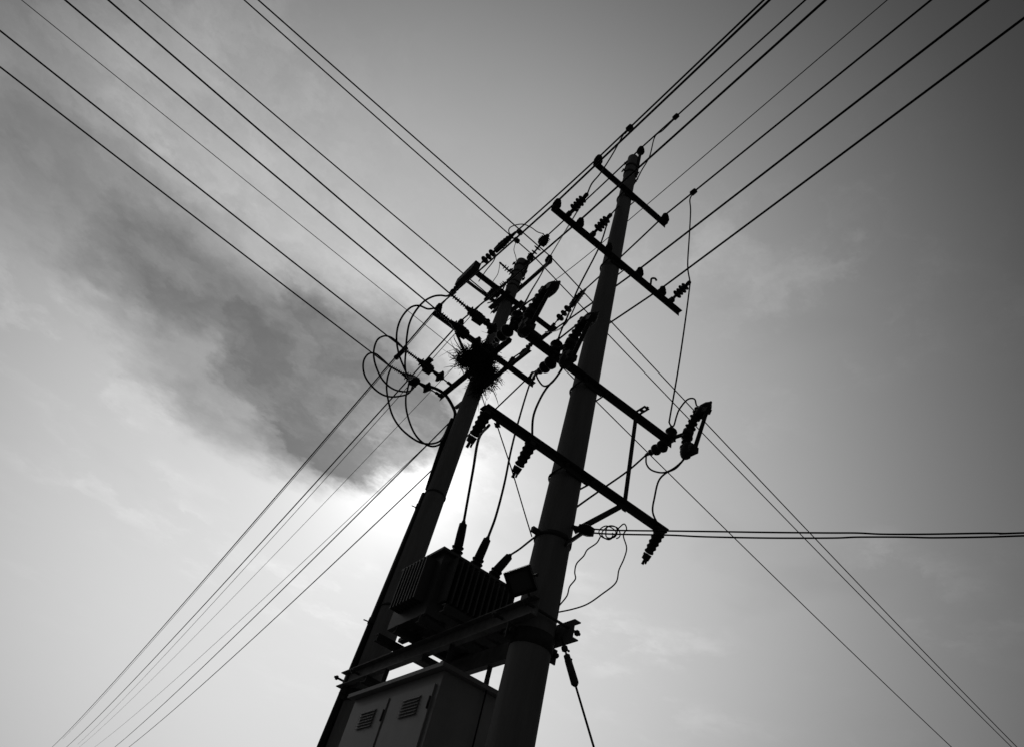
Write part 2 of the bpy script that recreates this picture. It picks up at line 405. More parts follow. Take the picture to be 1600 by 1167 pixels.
# post insulators on the fuse arm
POST = []; FX = (-.95, -.50, .945)
for x, lb in zip(FX, ('post insulator on the fuse crossarm end behind the slender pole top', 'post insulator on the fuse crossarm beside the thick pole', 'post insulator on the free fuse crossarm end with a looped lead')):
    b = Vector((x, -.165, AZ + .03)); t = thing('post_insulator', lb, 'insulator', b, 'post insulators on the fuse crossarm')
    m = MB(); m.lathe([(-.06, .012), (.015, .012)], b, VZ, 8); m.build('pin', STEEL, t)
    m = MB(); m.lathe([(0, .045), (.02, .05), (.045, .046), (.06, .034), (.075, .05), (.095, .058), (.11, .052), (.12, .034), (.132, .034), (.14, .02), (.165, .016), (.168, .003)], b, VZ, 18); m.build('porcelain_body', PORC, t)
    POST.append(b + VZ * .165)
# level lobed insulators behind the fuse arm
LOB = []
for x, lb in zip((-.95, -.455, .945), ('lobed spool insulator behind the fuse crossarm by the slender pole', 'lobed spool insulator behind the fuse crossarm with a hanging cable loop', 'lobed spool insulator behind the free end of the fuse crossarm')):
    b = Vector((x, -.13, AZ)); d = VY; t = thing('spool_insulator', lb, 'insulator', b, 'spool insulators behind the fuse crossarm')
    m = MB(); m.lathe([(-.04, .012), (.04, .012)], b, d, 8); m.build('pin', STEEL, t)
    m = MB(); m.lathe([(.03, .02), (.035, .045), (.06, .062), (.085, .058), (.10, .036), (.115, .034), (.13, .052), (.15, .056), (.17, .050), (.185, .030), (.20, .028), (.22, .032), (.235, .026)], b, d, 18); m.build('porcelain_body', PORC, t)
    m = MB(); m.lathe([(.23, .014), (.265, .018), (.29, .012)], b, d, 8); m.build('wire_clamp', ALU, t)
    LOB.append(b + d * .28)

# ---------------------------------------------------------------- fuse cutouts
FT = []; FB = []
for x, lb in zip(FX, ('drop-out fuse cutout on the fuse crossarm next to the slender pole top', 'drop-out fuse cutout overlapping the thick pole', 'drop-out fuse cutout on the free crossarm end away from the nest')):
    bt, tp = Vector((x + .01, -.345, 5.66)), Vector((x + .03, -.475, 6.13)); d = (tp - bt).normalized(); Ln = (tp - bt).length
    o = VX.cross(d).normalized()
    if o.y > 0: o = -o           # outward from the arm
    t = thing('fuse_cutout', lb, 'fuse', (x, -.2, AZ), 'fuse cutouts on the fuse crossarm')
    mid = bt + d * Ln * .47 - o * .045
    m = MB(); m.bar((x, -.15, AZ + .045), mid - o * .01, .04, .012); m.bar((x, -.15, AZ + .03), (x, -.21, AZ - .0), .05, .01); m.lathe([(-.025, .05), (.025, .05)], mid, d, 12); m.build('bracket', STEEL, t)
    m = MB(); shed_stack(m, bt + d * .0, mid - d * .01, .034, .052, .046, 3, .02, 1.4); shed_stack(m, mid + d * .01, tp - d * .0, .034, .052, .047, 4, .02, 1.4); m.build('porcelain_body', PORC, t)
    m = MB()   # upper contact with hood
    m.lathe([(-.02, .04), (.02, .056), (.09, .058), (.14, .044), (.18, .020), (.205, .010)], tp - d * .07 + o * .035, d + VX * .35 - VY * .1, 10)
    m.bar(tp - d * .02, tp + o * .14 - d * .05, .06, .05); m.build('upper_contact', DARKP, t)
    m = MB(); m.lathe([(-.06, .03), (-.035, .050), (.06, .055), (.09, .04)], bt + o * .02, d, 10); m.bar(bt - d * .01, bt + o * .13 + d * .02, .07, .06)
    m.lathe([(-.02, .028), (.02, .028)], bt + o * .12 + d * .02 - VX * .04, VX, 10); m.build('lower_contact', STEEL, t)
    m = MB(); m.lathe([(0, .016), (.02, .02), (Ln * .8, .018), (Ln * .8 + .03, .022), (Ln * .8 + .05, .012)], bt + o * .115 + d * .02, d, 12); m.build('fuse_tube', POLY, t)
    FT.append(tp + o * .05 + d * .02); FB.append(bt - d * .05 + o * .02)

# ---------------------------------------------------------------- surge arresters on the lower arm
AT = []; AX = (-.93, -.49, .90)
for x, lb in zip(AX, ('surge arrester under the arrester crossarm beside the slender pole', 'surge arrester hanging mid-way between the two poles', 'surge arrester hanging from the free end of the arrester crossarm')):
    b = Vector((x, -.165, BZ - .03)); e = Vector((x + .02, .01, BZ - .23)); d = (e - b).normalized(); Ln = (e - b).length
    t = thing('surge_arrester', lb, 'arrester', b, 'surge arresters on the lower crossarm')
    m = MB(); m.bar(b + VZ * .03 - VX * .05, b + VZ * .03 + VX * .06, .06, .012); m.box(b + VZ * .012, (.05, .05, .05)); m.lathe([(-.02, .016), (.03, .016)], b, d, 8); m.build('bracket', STEEL, t)
    m = MB(); m.lathe([(0, .03)] + [(.185 * i / 32, 0.048 - .013 * i / 32 + .005 * math.sin(2 * math.pi * 4.5 * i / 32)) for i in range(33)] + [(.19, .02)], b, d, 18); m.build('shed_body', POLY, t)
    m = MB(); m.lathe([(0, .036), (.05, .032), (.055, .012), (.095, .012)], b + d * .195, d, 12); m.tube([b + d * .215 + VX * .02, b + d * .275 + VX * .025], .008, 6); m.build('disconnector', DARKP, t)
    AT.append(b + VZ * .04)

# ---------------------------------------------------------------- strain insulator sets
def strain(label, p, q, group, sheds=4, R0=.05, sleeve=.5, sr=.030, grip=True, disc=False):
    """p = arm end, q = wire end"""
    p, q = Vector(p), Vector(q); d = q - p; Ln = d.length; d.normalize()
    t = thing('strain_insulator', label, 'insulator', p, group)
    m = MB(); l0 = .16 * Ln; m.lathe([(-.02, .010), (.02, .014), (.03, .022), (.05, .022), (.06, .010), (l0, .010)], p, d, 8); m.bar(p - d * .02, p + d * .06, .05, .012); m.build('shackle', STEEL, t)
    a = p + d * l0; sl_ = Ln * sleeve
    b = q - d * sl_
    m = MB()
    if disc:
        hh = (b - a).length
        m.lathe([(0, .02), (hh * .1, .035), (hh * .3, .085), (hh * .45, .09), (hh * .5, .06), (hh * .6, .03), (hh, .022)], a, d, 18)
    else: shed_stack(m, a, b, .014, R0, R0 * .85, sheds, .015)
    m.build('porcelain_body' if disc else 'shed_body', PORC if disc else POLY, t)
    if disc:
        m = MB(); shed_stack(m, b + d * sl_ * .5, q, .013, .032, .026, 8, .01, 1.2); m.build('spiral_grip', ALU, t); sl_ *= .55; sr *= 1.25
    m = MB(); m.lathe([(0, .014), (.02, sr * .9), (sl_ * .35, sr * 1.15), (sl_ * .6, sr), (sl_ * .85, sr * .55), (sl_, sr * .4)], b, d, 10)
    sd = d.cross(VZ).normalized(); dn = sd.cross(d)
    m.bar(b + d * .03 - dn * .01, b + d * sl_ * .55 + dn * -.03, sr * 1.4, sr * 2.2)
    m.build('wedge_clamp', DARKP, t)
    if grip:
        m = MB(); k = 5
        for i in range(k):
            c = b + d * (sl_ * (.30 + .12 * i)); m.lathe([(-.010, .010), (-.006, sr * 1.25 - i * .002), (.006, sr * 1.25 - i * .002), (.010, .010)], c, d, 6)
            m.lathe([(0, .007), (.055, .007)], c, dn, 6)
        m.build('clamp_bolts', STEEL, t)
    return q
G_ST = 'strain insulator sets on the double dead-end crossarm'
def PZ(x, y, z): return at(x, y, 'z', z)
S1 = strain('long strain insulator from the plated crossarm end toward the thick pole', (-.72, 2.36, 9.33), PZ(806, 363, 9.42), G_ST, 3, .065, .52, .044)
S2 = strain('strain insulator from the slender pole top with a spiky clamp', (.02, 2.44, 10.28), at(857, 367, 'x', .03), G_ST, 3, .065, .38, .07)
S3 = strain('strain insulator from the inner dead-end crossarm tip toward the fuse beside the thick pole', (.76, 2.36, 9.33), PZ(915, 452, 9.42), G_ST, 3, .065, .45, .042)
E1 = strain('short strain insulator behind the plated crossarm end, over the nest crossarm tip', (-.72, 2.74, 9.33), PZ(704, 461, 9.36), G_ST, 3, .045, .4, .04)
E2 = strain('sleeved strain insulator behind the slender pole, sloping toward the nest', at(797, 436, 'x', -.13), PZ(757, 470, 9.36), G_ST, 3, .05, .62, .065)
E3 = strain('strain insulator behind the inner dead-end crossarm tip', (.76, 2.74, 9.33), PZ(812, 556, 9.3), G_ST, 3, .045, .4, .035)
G_LV = 'strain clamps of the four house cables'
W1 = {}
W1['a'] = strain('bell strain insulator at the drilled beam tip, holding the outermost cable', (-.17, 3.33, 7.76), PZ(607, 571, 7.84), G_LV, 4, .05, .62, .045, True, True)
W1['b'] = strain('bell strain insulator second along the beam, below a black sleeve', (-.17, 3.02, 7.76), PZ(632, 546, 7.84), G_LV, 4, .05, .62, .045, True, True)
W1['d'] = strain('strain clamp running above the nest crossarm into the nest', (-.17, 2.10, 7.76), PZ(679, 482, 7.84), G_LV, 4, .05, .62, .045, True, True)
W1['e'] = strain('toothed strain clamp pointing at the slender pole above the nest', (-.17, 1.74, 7.76), PZ(704, 460, 7.84), G_LV, 4, .05, .62, .045, True, True)

# ---------------------------------------------------------------- overhead wires
def span(p0, px, sag, Ln, n=40):
    """points of a hanging span from p0 outward through the picture direction px"""
    p0 = Vector(p0); z = p0.z
    for _ in range(20):
        qq = PZ(px[0], px[1], z); s1 = (qq - p0).xy.length; t = s1 / Ln; z = p0.z - 4 * sag * t * (1 - t)
    d = Vector((qq.x - p0.x, qq.y - p0.y, 0)).normalized(); out = []
    for i in range(1, n + 1):
        t = i / n; t = t * t * .5 + t * .5
        out.append(p0 + d * Ln * t - VZ * 4 * sag * t * (1 - t))
    return out
def wire(name, label, pts, r, m=WIRE, group=None, cat='wire'):
    b = MB(); b.tube(pts, r, 7); o = b.build(name, m); return tag(o, label, cat, group)
def lin(a, b, n=10, sag=0.0): a, b = Vector(a), Vector(b); return [a.lerp(b, i / n) - VZ * 4 * sag * (i / n) * (1 - i / n) for i in range(n + 1)]
def through(label, a_px, pts, b_px, r, sa=.5, La=42, sb=.7, Lb=48, m=WIRE, group=None):
    out = []
    if a_px: out += span(pts[0], a_px, sa, La)[::-1]
    for i, p in enumerate(pts[:-1]): out += lin(p, pts[i + 1], 10, .02)[:-1]
    out.append(Vector(pts[-1]))
    if b_px: out += span(pts[-1], b_px, sb, Lb)
    return wire('overhead_wire', label, out, r, m, group)
GW = 'overhead wires'
through('overhead wire over the second crossarm tip and the nest crossarm tip', (1203, 0), [T['lv1'], T['ll1']], (176.7, 1066), .0110, group=GW)
through('overhead wire between the two finned insulators and over the knee brace insulator', (1290.6, 0), [T['lv2'], T['ll2']], (205, 1066), .0110, group=GW)
through('overhead wire over the second crossarm insulator just right of the thick pole', (1545, 0), [T['lv3'], T['ll3']], (291, 1066), .0110, group=GW)
through('overhead wire beside the lone finned insulator, passing to the short nest crossarm tip', (1600, 29), [T['lv4'], T['ll4']], (319.4, 1066), .0110, group=GW)
through('overhead wire from the wire-pair insulator to the long strain insulator', (1194, 0), [T['hv1'], S1], None, .0110, group=GW)
through('overhead wire over the thick pole crown to the spiky clamp', (1259, 0), [T['hv2'], S2], None, .0110, group=GW)
through('overhead wire from the lone tap clamp to the inner strain insulator', (1455.6, 0), [T['hv3'], S3], None, .0110, group=GW)
for E_, px, lb in ((E1, (180, 1066), 'fine far wire leaving the plated dead-end tip'), (E2, (217, 1066), 'fine far wire leaving the sleeved strain insulator'), (E3, (268, 1066), 'fine far wire leaving the inner dead-end tip behind the pole')):
    wire('overhead_wire', lb, [E_] + span(E_, px, .6, 50), .0062, ALU, GW)
mp_ = [PZ(930, 389, 9.0), PZ(855, 447, 9.0), PZ(715, 567, 8.98)]
through('thin messenger wire passing behind both poles and the nest', (1387, 0), mp_, (232, 1066), .0050, .4, 40, .6, 48, ALU, GW)
through('overhead wire crossing behind both poles below the wire pair', (217, 0), [T['f']], (1380.8, 1066), .0100, group=GW)
through('lower wire of the pair crossing over the slender pole crown', (381, 0), [T['p1']], (1479.5, 1066), .0100, group=GW)
through('upper wire of the pair crossing beside the pole tops', (403, 0), [T['p2']], (1490.5, 1066), .0100, group=GW)
for k, px, lb in (('a', (0, 105), 'cable ending at the beam tip strain clamp, lowest of the parallel row'), ('b', (0, 48.4), 'cable ending at the second bell strain insulator'),
                  ('d', (101, 0), 'cable ending at the nest crossarm tip'), ('e', (168.5, 0), 'cable ending at the toothed strain clamp')):
    wire('overhead_wire', lb, [W1[k]] + span(W1[k], px, .5, 45), .0098, WIRE, GW)
c0 = Vector((-.10, 2.47, 7.80))
wire('overhead_wire', 'hair-thin wire running into the bird nest', [c0] + span(c0, (33, 0), .35, 45), .0042, ALU, GW)
c1 = PZ(692, 543, 7.8)
# service cable to the right
def PY_(x, y, v): return at(x, y, 'y', v)
def PXx(x, y, v): return at(x, y, 'x', v)
s0 = PY_(925, 829, -.22)
def service(pxs, k):
    # level run away from the thick pole at 147 degrees from the pole row, so depth grows along it
    out = []
    base = s0; dr = Vector((math.sin(R(140)), math.cos(R(140)), 0))
    nrm = Vector((dr.y, -dr.x, 0))
    for x, y in pxs:
        r = ray(x, y); t = (base - CAM).dot(nrm) / r.dot(nrm); out.append(CAM + r * t)
    d = (out[-1] - out[-2]).normalized()
    return spline(out + [out[-1] + d * 1.5, out[-1] + d * 4 , out[-1] + d * 12])
wire('service_cable', 'upper strand of the slack service cable leaving the coil', service([(925, 826), (960, 828), (1045, 829), (1120, 830), (1200, 831.2), (1290, 832), (1340, 832.2), (1380, 834), (1450, 834), (1540, 832.5), (1570, 833), (1600, 832)], 0), .0062, WIRE, 'service cable strands', 'cable')
wire('service_cable', 'lower strand of the slack service cable leaving the coil', service([(925, 832), (960, 834), (1045, 835.5), (1100, 838), (1200, 840), (1300, 840), (1340, 838.6), (1410, 838.6), (1460, 839.6), (1540, 838.5), (1600, 836.5)], 1), .0062, WIRE, 'service cable strands', 'cable')

# ---------------------------------------------------------------- tap clamps and drop leads
def tap_clamp(label, p, d, s=1.0):
    p, d = Vector(p), Vector(d).normalized(); t = thing('tap_clamp', label, 'clamp', p, 'tap clamps on the wires')
    m = MB(); m.lathe([(-.045 * s, .018 * s), (-.035 * s, .034 * s), (.03 * s, .036 * s), (.045 * s, .02 * s)], p, d, 10); m.build('clamp_body', DARKP, t)
    m = MB(); m.lathe([(0, .010 * s), (.055 * s, .010 * s)], p, VZ, 6); m.lathe([(0, .010 * s), (.055 * s, .010 * s)], p, -VZ, 6); m.build('bolt', STEEL, t)
    return p
def on_span(p0, px_edge, sag, Ln, px):
    pts = span(p0, px_edge, sag, Ln, 400); best = min(pts, key=lambda w_: (ray(*px).cross((w_ - CAM).normalized())).length); return best
k1 = on_span(T['hv1'], (1194, 0), .5, 42, (985, 200)); k2 = on_span(T['hv2'], (1259, 0), .5, 42, (1056, 184)); k3 = on_span(T['hv3'], (1455.6, 0), .5, 42, (1083, 298))
tap_clamp('tap clamp on the double wires above the short crossarm', k1, VY); tap_clamp('tap clamp on the wire leaving the thick pole crown', k2, VY); tap_clamp('tap clamp feeding the long drop to the free fuse', k3, VY)
k4 = on_span(T['hv1'], (1194, 0), .5, 42, (974, 211)); k5 = on_span(T['hv2'], (1259, 0), .5, 42, (1024, 211))
GL = 'drop leads and jumpers'
def lead(label, pts, r=.0082, group=GL, n=6, cat='cable', name='jumper_lead'): return wire(name, label, spline(pts, n), r, WIRE, group, cat)
def midp(a, b, t, up_=0): return Vector(a).lerp(Vector(b), t) + VZ * up_
lead('drop lead bowing from the double wires down to the outer finned insulator', [k1 - VZ * .03, midp(k1, k4, .6, -.05), k4 - VZ * .05, PY_(958, 240, -.46), PY_(939, 270, -.47), PY_(925, 287, -.49), TIP[0]])
lead('drop lead from the crown wire down behind the thick pole', [k2 - VZ * .03, midp(k2, k5, .6, -.07), k5 - VZ * .05, at(1015, 245, 'x', .10), at(1003, 266, 'x', .12), at(994, 283, 'x', .10), at(975, 312, 'y', .13), at(964, 325, 'y', -.1), TIP[1]])
lead('long drop lead from the lone tap clamp to the lone finned insulator', [k3 - VZ * .03, PY_(1078, 312, -.6), PY_(1079, 330, -.58), PY_(1077, 370, -.55), PY_(1074.5, 415, -.50), TIP[2]])
lead('lead from the outer finned insulator across to the pole-top crossarm insulator', [TIP[0], TIP[0] + Vector((0, .02, -.06)), T['p2']], n=1)
lead('lead from the pole-top crossarm insulator down to the fuse post beside the nest pole', [T['p2'] - VZ * .03, at(845, 430, 'y', 1.0), at(830, 455, 'y', .35), at(822, 470, 'y', -.05), POST[0]])
lead('lead from the middle finned insulator down past the thick pole to its fuse post', [TIP[1], TIP[1] + Vector((0, .03, -.05)), at(937, 385, 'y', -.42), at(903, 452, 'y', -.34), at(888, 492, 'y', -.26), at(879, 512, 'y', -.19), POST[1]])
lead('lead hanging straight from the lone finned insulator to the free fuse post', [TIP[2], TIP[2] + Vector((.02, .02, -.05)), PY_(1071, 500, -.45), PY_(1060, 575, -.36), PY_(1047, 650, -.2), PY_(1046, 660, -.17), POST[2]])
lead('looped lead from the free post insulator over to its fuse', [POST[2], PY_(1053, 664, -.18), PY_(1057, 650, -.2), PY_(1062, 638, -.24), PY_(1074, 624, -.30), PY_(1085, 623, -.36), PY_(1089, 634, -.42), FT[2]])
lead('short lead from the middle post insulator to its fuse', [POST[1], POST[1] + Vector((.03, -.06, .07)), POST[1] + Vector((.06, -.16, .14)), FT[1]])
lead('short lead from the hidden post insulator to its fuse', [POST[0], POST[0] + Vector((.02, -.06, .08)), POST[0] + Vector((.06, -.16, .14)), FT[0]])
# lower fuse leads
lead('thick lead curling under the free fuse to its spool insulator', [FB[2], at(1064, 722, 'y', -.30), at(1050, 733, 'y', -.22), at(1035, 738, 'y', -.08), at(1018, 734, 'y', .06), at(1010, 724, 'y', .12), LOB[2]], .0085)
lead('lead dropping from the free fuse to the end surge arrester', [FB[2] + Vector((0, 0, -.015)), at(1056, 731, 'y', -.26), at(1040, 739, 'y', -.2), at(1029, 751, 'y', -.18), at(1023, 775, 'y', -.17), at(1020, 800, 'y', -.15), AT[2] + Vector((0, -.01, 0))], .0085)
lead('hanging loop from the middle fuse to its spool insulator', [FB[1], at(876, 580, 'y', -.30), at(862, 598, 'y', -.18), at(850, 603, 'y', -.02), at(842, 595, 'y', .10), LOB[1]], .0085)
lead('lead dropping from the middle fuse to the surge arrester between the poles', [FB[1] + Vector((0, 0, -.01)), at(868, 591, 'y', -.28), at(855, 605, 'y', -.24), at(843, 625, 'y', -.21), at(833, 652, 'y', -.19), AT[1]], .0095)
lead('short jumper from the spool insulator to the nest crossarm tip', [LOB[1], at(835, 583, 'y', .5), at(831, 590, 'y', 1.6), T['ll4']], .008)

lead('curled jumper joining the long strain insulator to the spiky clamp', [S1, PZ(799, 369, 9.5), PZ(795, 362, 9.55), PZ(797, 356, 9.6), PZ(806, 352, 9.7), PZ(818, 351, 9.8), PZ(830, 356, 9.95), PZ(840, 363, 10.1), S2 + Vector((-.06, .06, .02))], .008)
j1 = tap_clamp('tap clamp where the crossing pair passes the long strain insulator', PZ(812, 363, 9.6), VX, 1.1)
j2 = tap_clamp('tap clamp under the lower wire of the crossing pair', PZ(807, 376, 9.8), VX, 1.1)
lead('thin lead hanging from the crossing pair onto the slender pole crown', [j2, at(803, 390, 'y', 2.3), at(806, 402, 'y', 2.42), at(808, 415, 'y', 2.45)], .006)
lead('slack lead under the plated dead-end crossarm', [at(776, 398, 'y', 1.9), at(770, 410, 'y', 2.1), at(759, 424, 'y', 2.38), at(748, 440, 'y', 2.75)], .008)
lead('fine lead from the small side insulator to the dead-end crossarm', [SIDE_TIP, at(778, 428, 'y', 2.45), at(770, 441, 'y', 2.42), at(766, 455, 'y', 2.55), at(763, 462, 'y', 2.66)], .005)
lead('double bowed jumper from the inner strain insulator toward the fuse posts', [S3, at(903, 470, 'y', 1.2), at(890, 497, 'y', .9), at(879, 511, 'y', .7), at(866, 518, 'y', 1.4), at(852, 519, 'y', 2.1)], .009)
lead('short jumper across the middle of the dead-end crossarms', [at(800, 430, 'y', 2.38), at(790, 444, 'y', 2.36), at(783, 458, 'y', 2.40), at(772, 470, 'y', 2.62), at(762, 474, 'y', 2.8)], .010)
def spare_post(label, base, ax, s_=1.0):
    t = thing('spool_insulator', label, 'insulator', base); base = Vector(base); ax = Vector(ax).normalized()
    m = MB(); m.lathe([(-.06, .012), (.03, .012)], base, ax, 8); m.build('pin', STEEL, t)
    m = MB(); m.lathe([(h_ * s_, r_ * s_) for h_, r_ in [(0, .02), (.01, .05), (.04, .056), (.06, .036), (.075, .036), (.09, .052), (.12, .054), (.14, .03), (.17, .026), (.18, .01)]], base, ax, 16); m.build('porcelain_body', PORC, t)
spare_post('squat insulator on the slender pole just above the nest', (-.10, 2.50, 8.62), (-1, -.1, .25), 1.1)
spare_post('squat insulator between the double dead-end crossarms', (.35, 2.546, 9.30), (0, -.1, 1), 1.1)
# ---------------------------------------------------------------- transformer on its platform
pf = thing('transformer_platform', 'steel channel platform clamped between the two concrete poles', 'platform', (0, 1.27, 3.6))
PZ0, PZ1 = 3.615, 3.745
def chan_out(h, b, t=.008): return [(0, 0), (b, 0), (b, t), (t, t), (t, h - t), (b, h - t), (b, h), (0, h)]
for s_ in (-1, 1):
    m = MB(); m.extr(chan_out(PZ1 - PZ0, .055), (s_ * .152, -.225, PZ0), (s_ * .152, 2.70, PZ0), VX * s_, VZ); c = m.build('channel', CHAN, pf)
    for y0, rad in ((0, rR), (2.546, rL)):
        r = rad(3.68); k = MB(); k.lathe([(-.13, .010), (.13, .010)], (0, y0 + (-1) * (r + .03), 3.70), VX, 8) if False else None
for y0, rad in ((0, rR), (2.546, rL)):
    r = rad(3.7) + .004
    m = MB(); m.lathe([(-.05, r - .004), (-.05, r + .006), (.05, r + .006), (.05, r - .004)], (0, y0, 3.55), VZ, 36)
    for s_ in (-1, 1):
        m.box((s_ * (r + .035), y0, 3.55), (.075, .012, .10)); m.lathe([(-.05, .010), (.05, .010)], (s_ * (r + .05), y0, 3.55), VY, 6)
        m.lathe([(-.04, .018), (-.02, .018)], (s_ * (r + .05), y0, 3.55), VY, 6)
    m.build('holding_band', STEEL, pf)
    for dy in (-1, 1):
        m = MB(); yy = y0 + dy * (rad(3.7) + .035); m.lathe([(-.25, .010), (.25, .010)], (0, yy, 3.69), VX, 8)
        for s_ in (-1, 1): m.lathe([(-.02, .02), (.0, .02)], (s_ * .235, yy, 3.69), VX * s_, 6)
        m.build('tie_bolt', STEEL, pf)
# cross bearers on the channels, slotted angles
for y in (.62, .98, 1.34, 1.66):
    m = MB(); m.extr(chan_out(.06, .055, .007), (-.40, y, PZ1 + .002), (.36, y, PZ1 + .002), VY, VZ); m.build('cross_bearer', STEEL, pf)
for y in (1.12, 2.06):
    m = MB(); m.extr([(0, 0), (.09, 0), (.09, .006), (.006, .006), (.006, .05), (0, .05)], (-.21, y, PZ0 - .056), (.21, y, PZ0 - .056), VY, VZ); m.build('under_brace', STEEL, pf)
PT = PZ1 + .064
tr = thing('transformer', 'dark finned oil transformer with three bushings on the pole platform', 'transformer', (0, 1.3, PT))
TZ0, TZ1 = PT + .03, 4.37
X0, X1, Y0, Y1 = -.36, .36, 1.00, 1.62
m = MB(); m.box(((X0 + X1) / 2, (Y0 + Y1) / 2, (TZ0 + TZ1) / 2), (X1 - X0, Y1 - Y0, TZ1 - TZ0)); m.build('tank', PAINT, tr)
m = MB(); m.box((0, (Y0 + Y1) / 2, TZ1 + .012), (X1 - X0 + .09, Y1 - Y0 + .09, .022)); m.build('lid', PAINT, tr)
for x in (-.22, .22):
    m = MB(); m.extr(chan_out(.03, .05, .006), (x, Y0 - .03, PT), (x, Y1 + .03, PT), VX, VZ); m.build('base_rail', STEEL, tr)
def fin(c, d):
    m = MB(); m.box(c, d); return m.build('fin', PAINT, tr)
nf = 12
for i in range(nf):
    x = -.285 + i * (.60 / (nf - 1)); fin((x, Y0 - .065, (3.95 + 4.325) / 2), (.014, .128, .375))
    fin((x, Y1 + .065, (3.95 + 4.325) / 2), (.014, .128, .375))
for i in range(8):
    y = 1.10 + i * .055
    fin((X0 - .050, y, (3.95 + 4.325) / 2), (.098, .014, .375)); fin((X1 + .050, y, (3.95 + 4.325) / 2), (.098, .014, .375))
BT = []
for (bx, by), (tx, ty) in (((721, 864), (725, 813)), ((748.5, 884), (763, 838)), ((773, 902), (798, 866))):
    b = PZ(bx, by, TZ1 + .025); b.y = max(b.y, Y0 + .01); e = at(tx, ty, 'y', b.y - .04); d = (e - b); Lb = d.length; d.normalize()
    d0 = (d + VZ * .6).normalized()
    bs = MB(); bs.lathe([(-.01, .05), (.012, .05), (.014, .034), (.025, .030), (.03, .050), (.042, .056), (.052, .034), (.066, .030), (.07, .048), (.082, .053), (.092, .032), (.11, .030)], b, d0, 16); bo = bs.build('bushing', PORC, tr)
    b2 = b + d0 * .10; d2 = (e - b2); L2 = d2.length; d2.normalize()
    s2 = MB(); s2.lathe([(-.01, .03), (.0, .040), (L2 * .5, .038), (L2 * .86, .034), (L2 * .88, .022), (L2, .014)], b2, d2, 12); s2.build('rubber_sleeve', POLY, bo)
    BT.append(e)
m = MB(); m.lathe([(0, .05), (.06, .05), (.065, .06), (.08, .06)], (.2, 1.45, TZ1 + .02), VZ, 14); m.build('filler_cap', PAINT, tr)
lead('thick lead from the first transformer bushing up to the arrester beside the slender pole', [BT[0], at(730, 785, 'y', .95), at(739, 735, 'y', .65), at(748, 685, 'y', .2), AT[0] + Vector((.06, .02, -.10))], .012)
lead('bowed lead from the middle transformer bushing up to the nest crossarm tip', [BT[1], at(775, 805, 'y', 1.12), at(788, 755, 'y', 1.3), at(798, 705, 'y', 1.5), at(808, 665, 'y', 1.75), at(821, 620, 'y', 2.15), T['ll4'] - VZ * .05], .012)
lead('lead from the third transformer bushing behind the thick pole to the free spool insulator', [BT[2], at(812, 857, 'y', .80), at(835, 839, 'y', .55), at(870, 815, 'y', .35), at(906, 788, 'y', .30), at(940, 764, 'y', .27), at(980, 736, 'y', .22), LOB[2]], .009)
gy0 = at(775, 655, 'y', -.13); gy1 = at(831, 838, 'y', -.02)
lead('thin earth wire slanting from the arrester crossarm to the thick pole', [gy0, at(778, 668, 'y', -.13), at(800, 735, 'y', -.10), at(820, 802, 'y', -.06), gy1], .0048, cat='wire')
eb = at(777, 664, 'y', -.13); t = thing('tap_clamp', 'tiny clamp on the thin slanting earth wire', 'clamp', eb, 'tap clamps on the wires'); m = MB(); m.lathe([(-.02, .008), (-.012, .02), (.012, .02), (.02, .008)], eb, (gy1 - gy0), 8); m.lathe([(-.03, .006), (.03, .006)], eb, VX, 6); m.build('clamp_body', DARKP, t)
# cabinet under the platform
cb = thing('distribution_cabinet', 'pale sheet metal cabinet with overhanging roof below the transformer', 'cabinet', (0, 1.2, 2.2))
cx0, cx1, cy0, cy1, cz0, cz1 = -.27, .27, .58, 1.95, 2.25, 3.36
m = MB(); m.box(((cx0 + cx1) / 2, (cy0 + cy1) / 2, (cz0 + cz1) / 2), (cx1 - cx0, cy1 - cy0, cz1 - cz0)); m.build('body', CAB, cb)
m = MB(); m.box((0, (cy0 + cy1) / 2, cz1 + .017), (cx1 - cx0 + .11, cy1 - cy0 + .11, .03)); m.build('roof', ROOF, cb)
for y in (cy0 + .36, cy0 + 1.02):
    m = MB(); m.box((cx0 - .009, y, (cz0 + cz1) / 2 - .03), (.014, .62, 1.0)); dr = m.build('door', CAB, cb)
    for zz_ in (2.45, 3.15):
        h = MB(); h.lathe([(-.04, .010), (.04, .010)], (cx0 - .018, y - .30, zz_), VZ, 8); h.build('hinge', STEEL, dr)
    for i in range(6):
        h = MB(); h.extr([(0, 0), (-.012, -.004), (-.012, -.008), (0, .010)], (cx0 - .0165, y - .16, 3.10 + i * .022), (cx0 - .0165, y + .10, 3.10 + i * .022), VX, VZ); h.build('louvre', CAB, dr)
    h = MB(); h.box((cx0 - .028, y + .22, 2.8), (.022, .03, .14)); h.build('handle', DARKP, dr)
for x in (-.18, .18):
    for y in (.75, 1.75):
        m = MB(); m.bar((x, y, cz1 + .03), (x, y, PZ0 + .01), .04, .006, VY); m.build('hanger_strap', STEEL, cb)
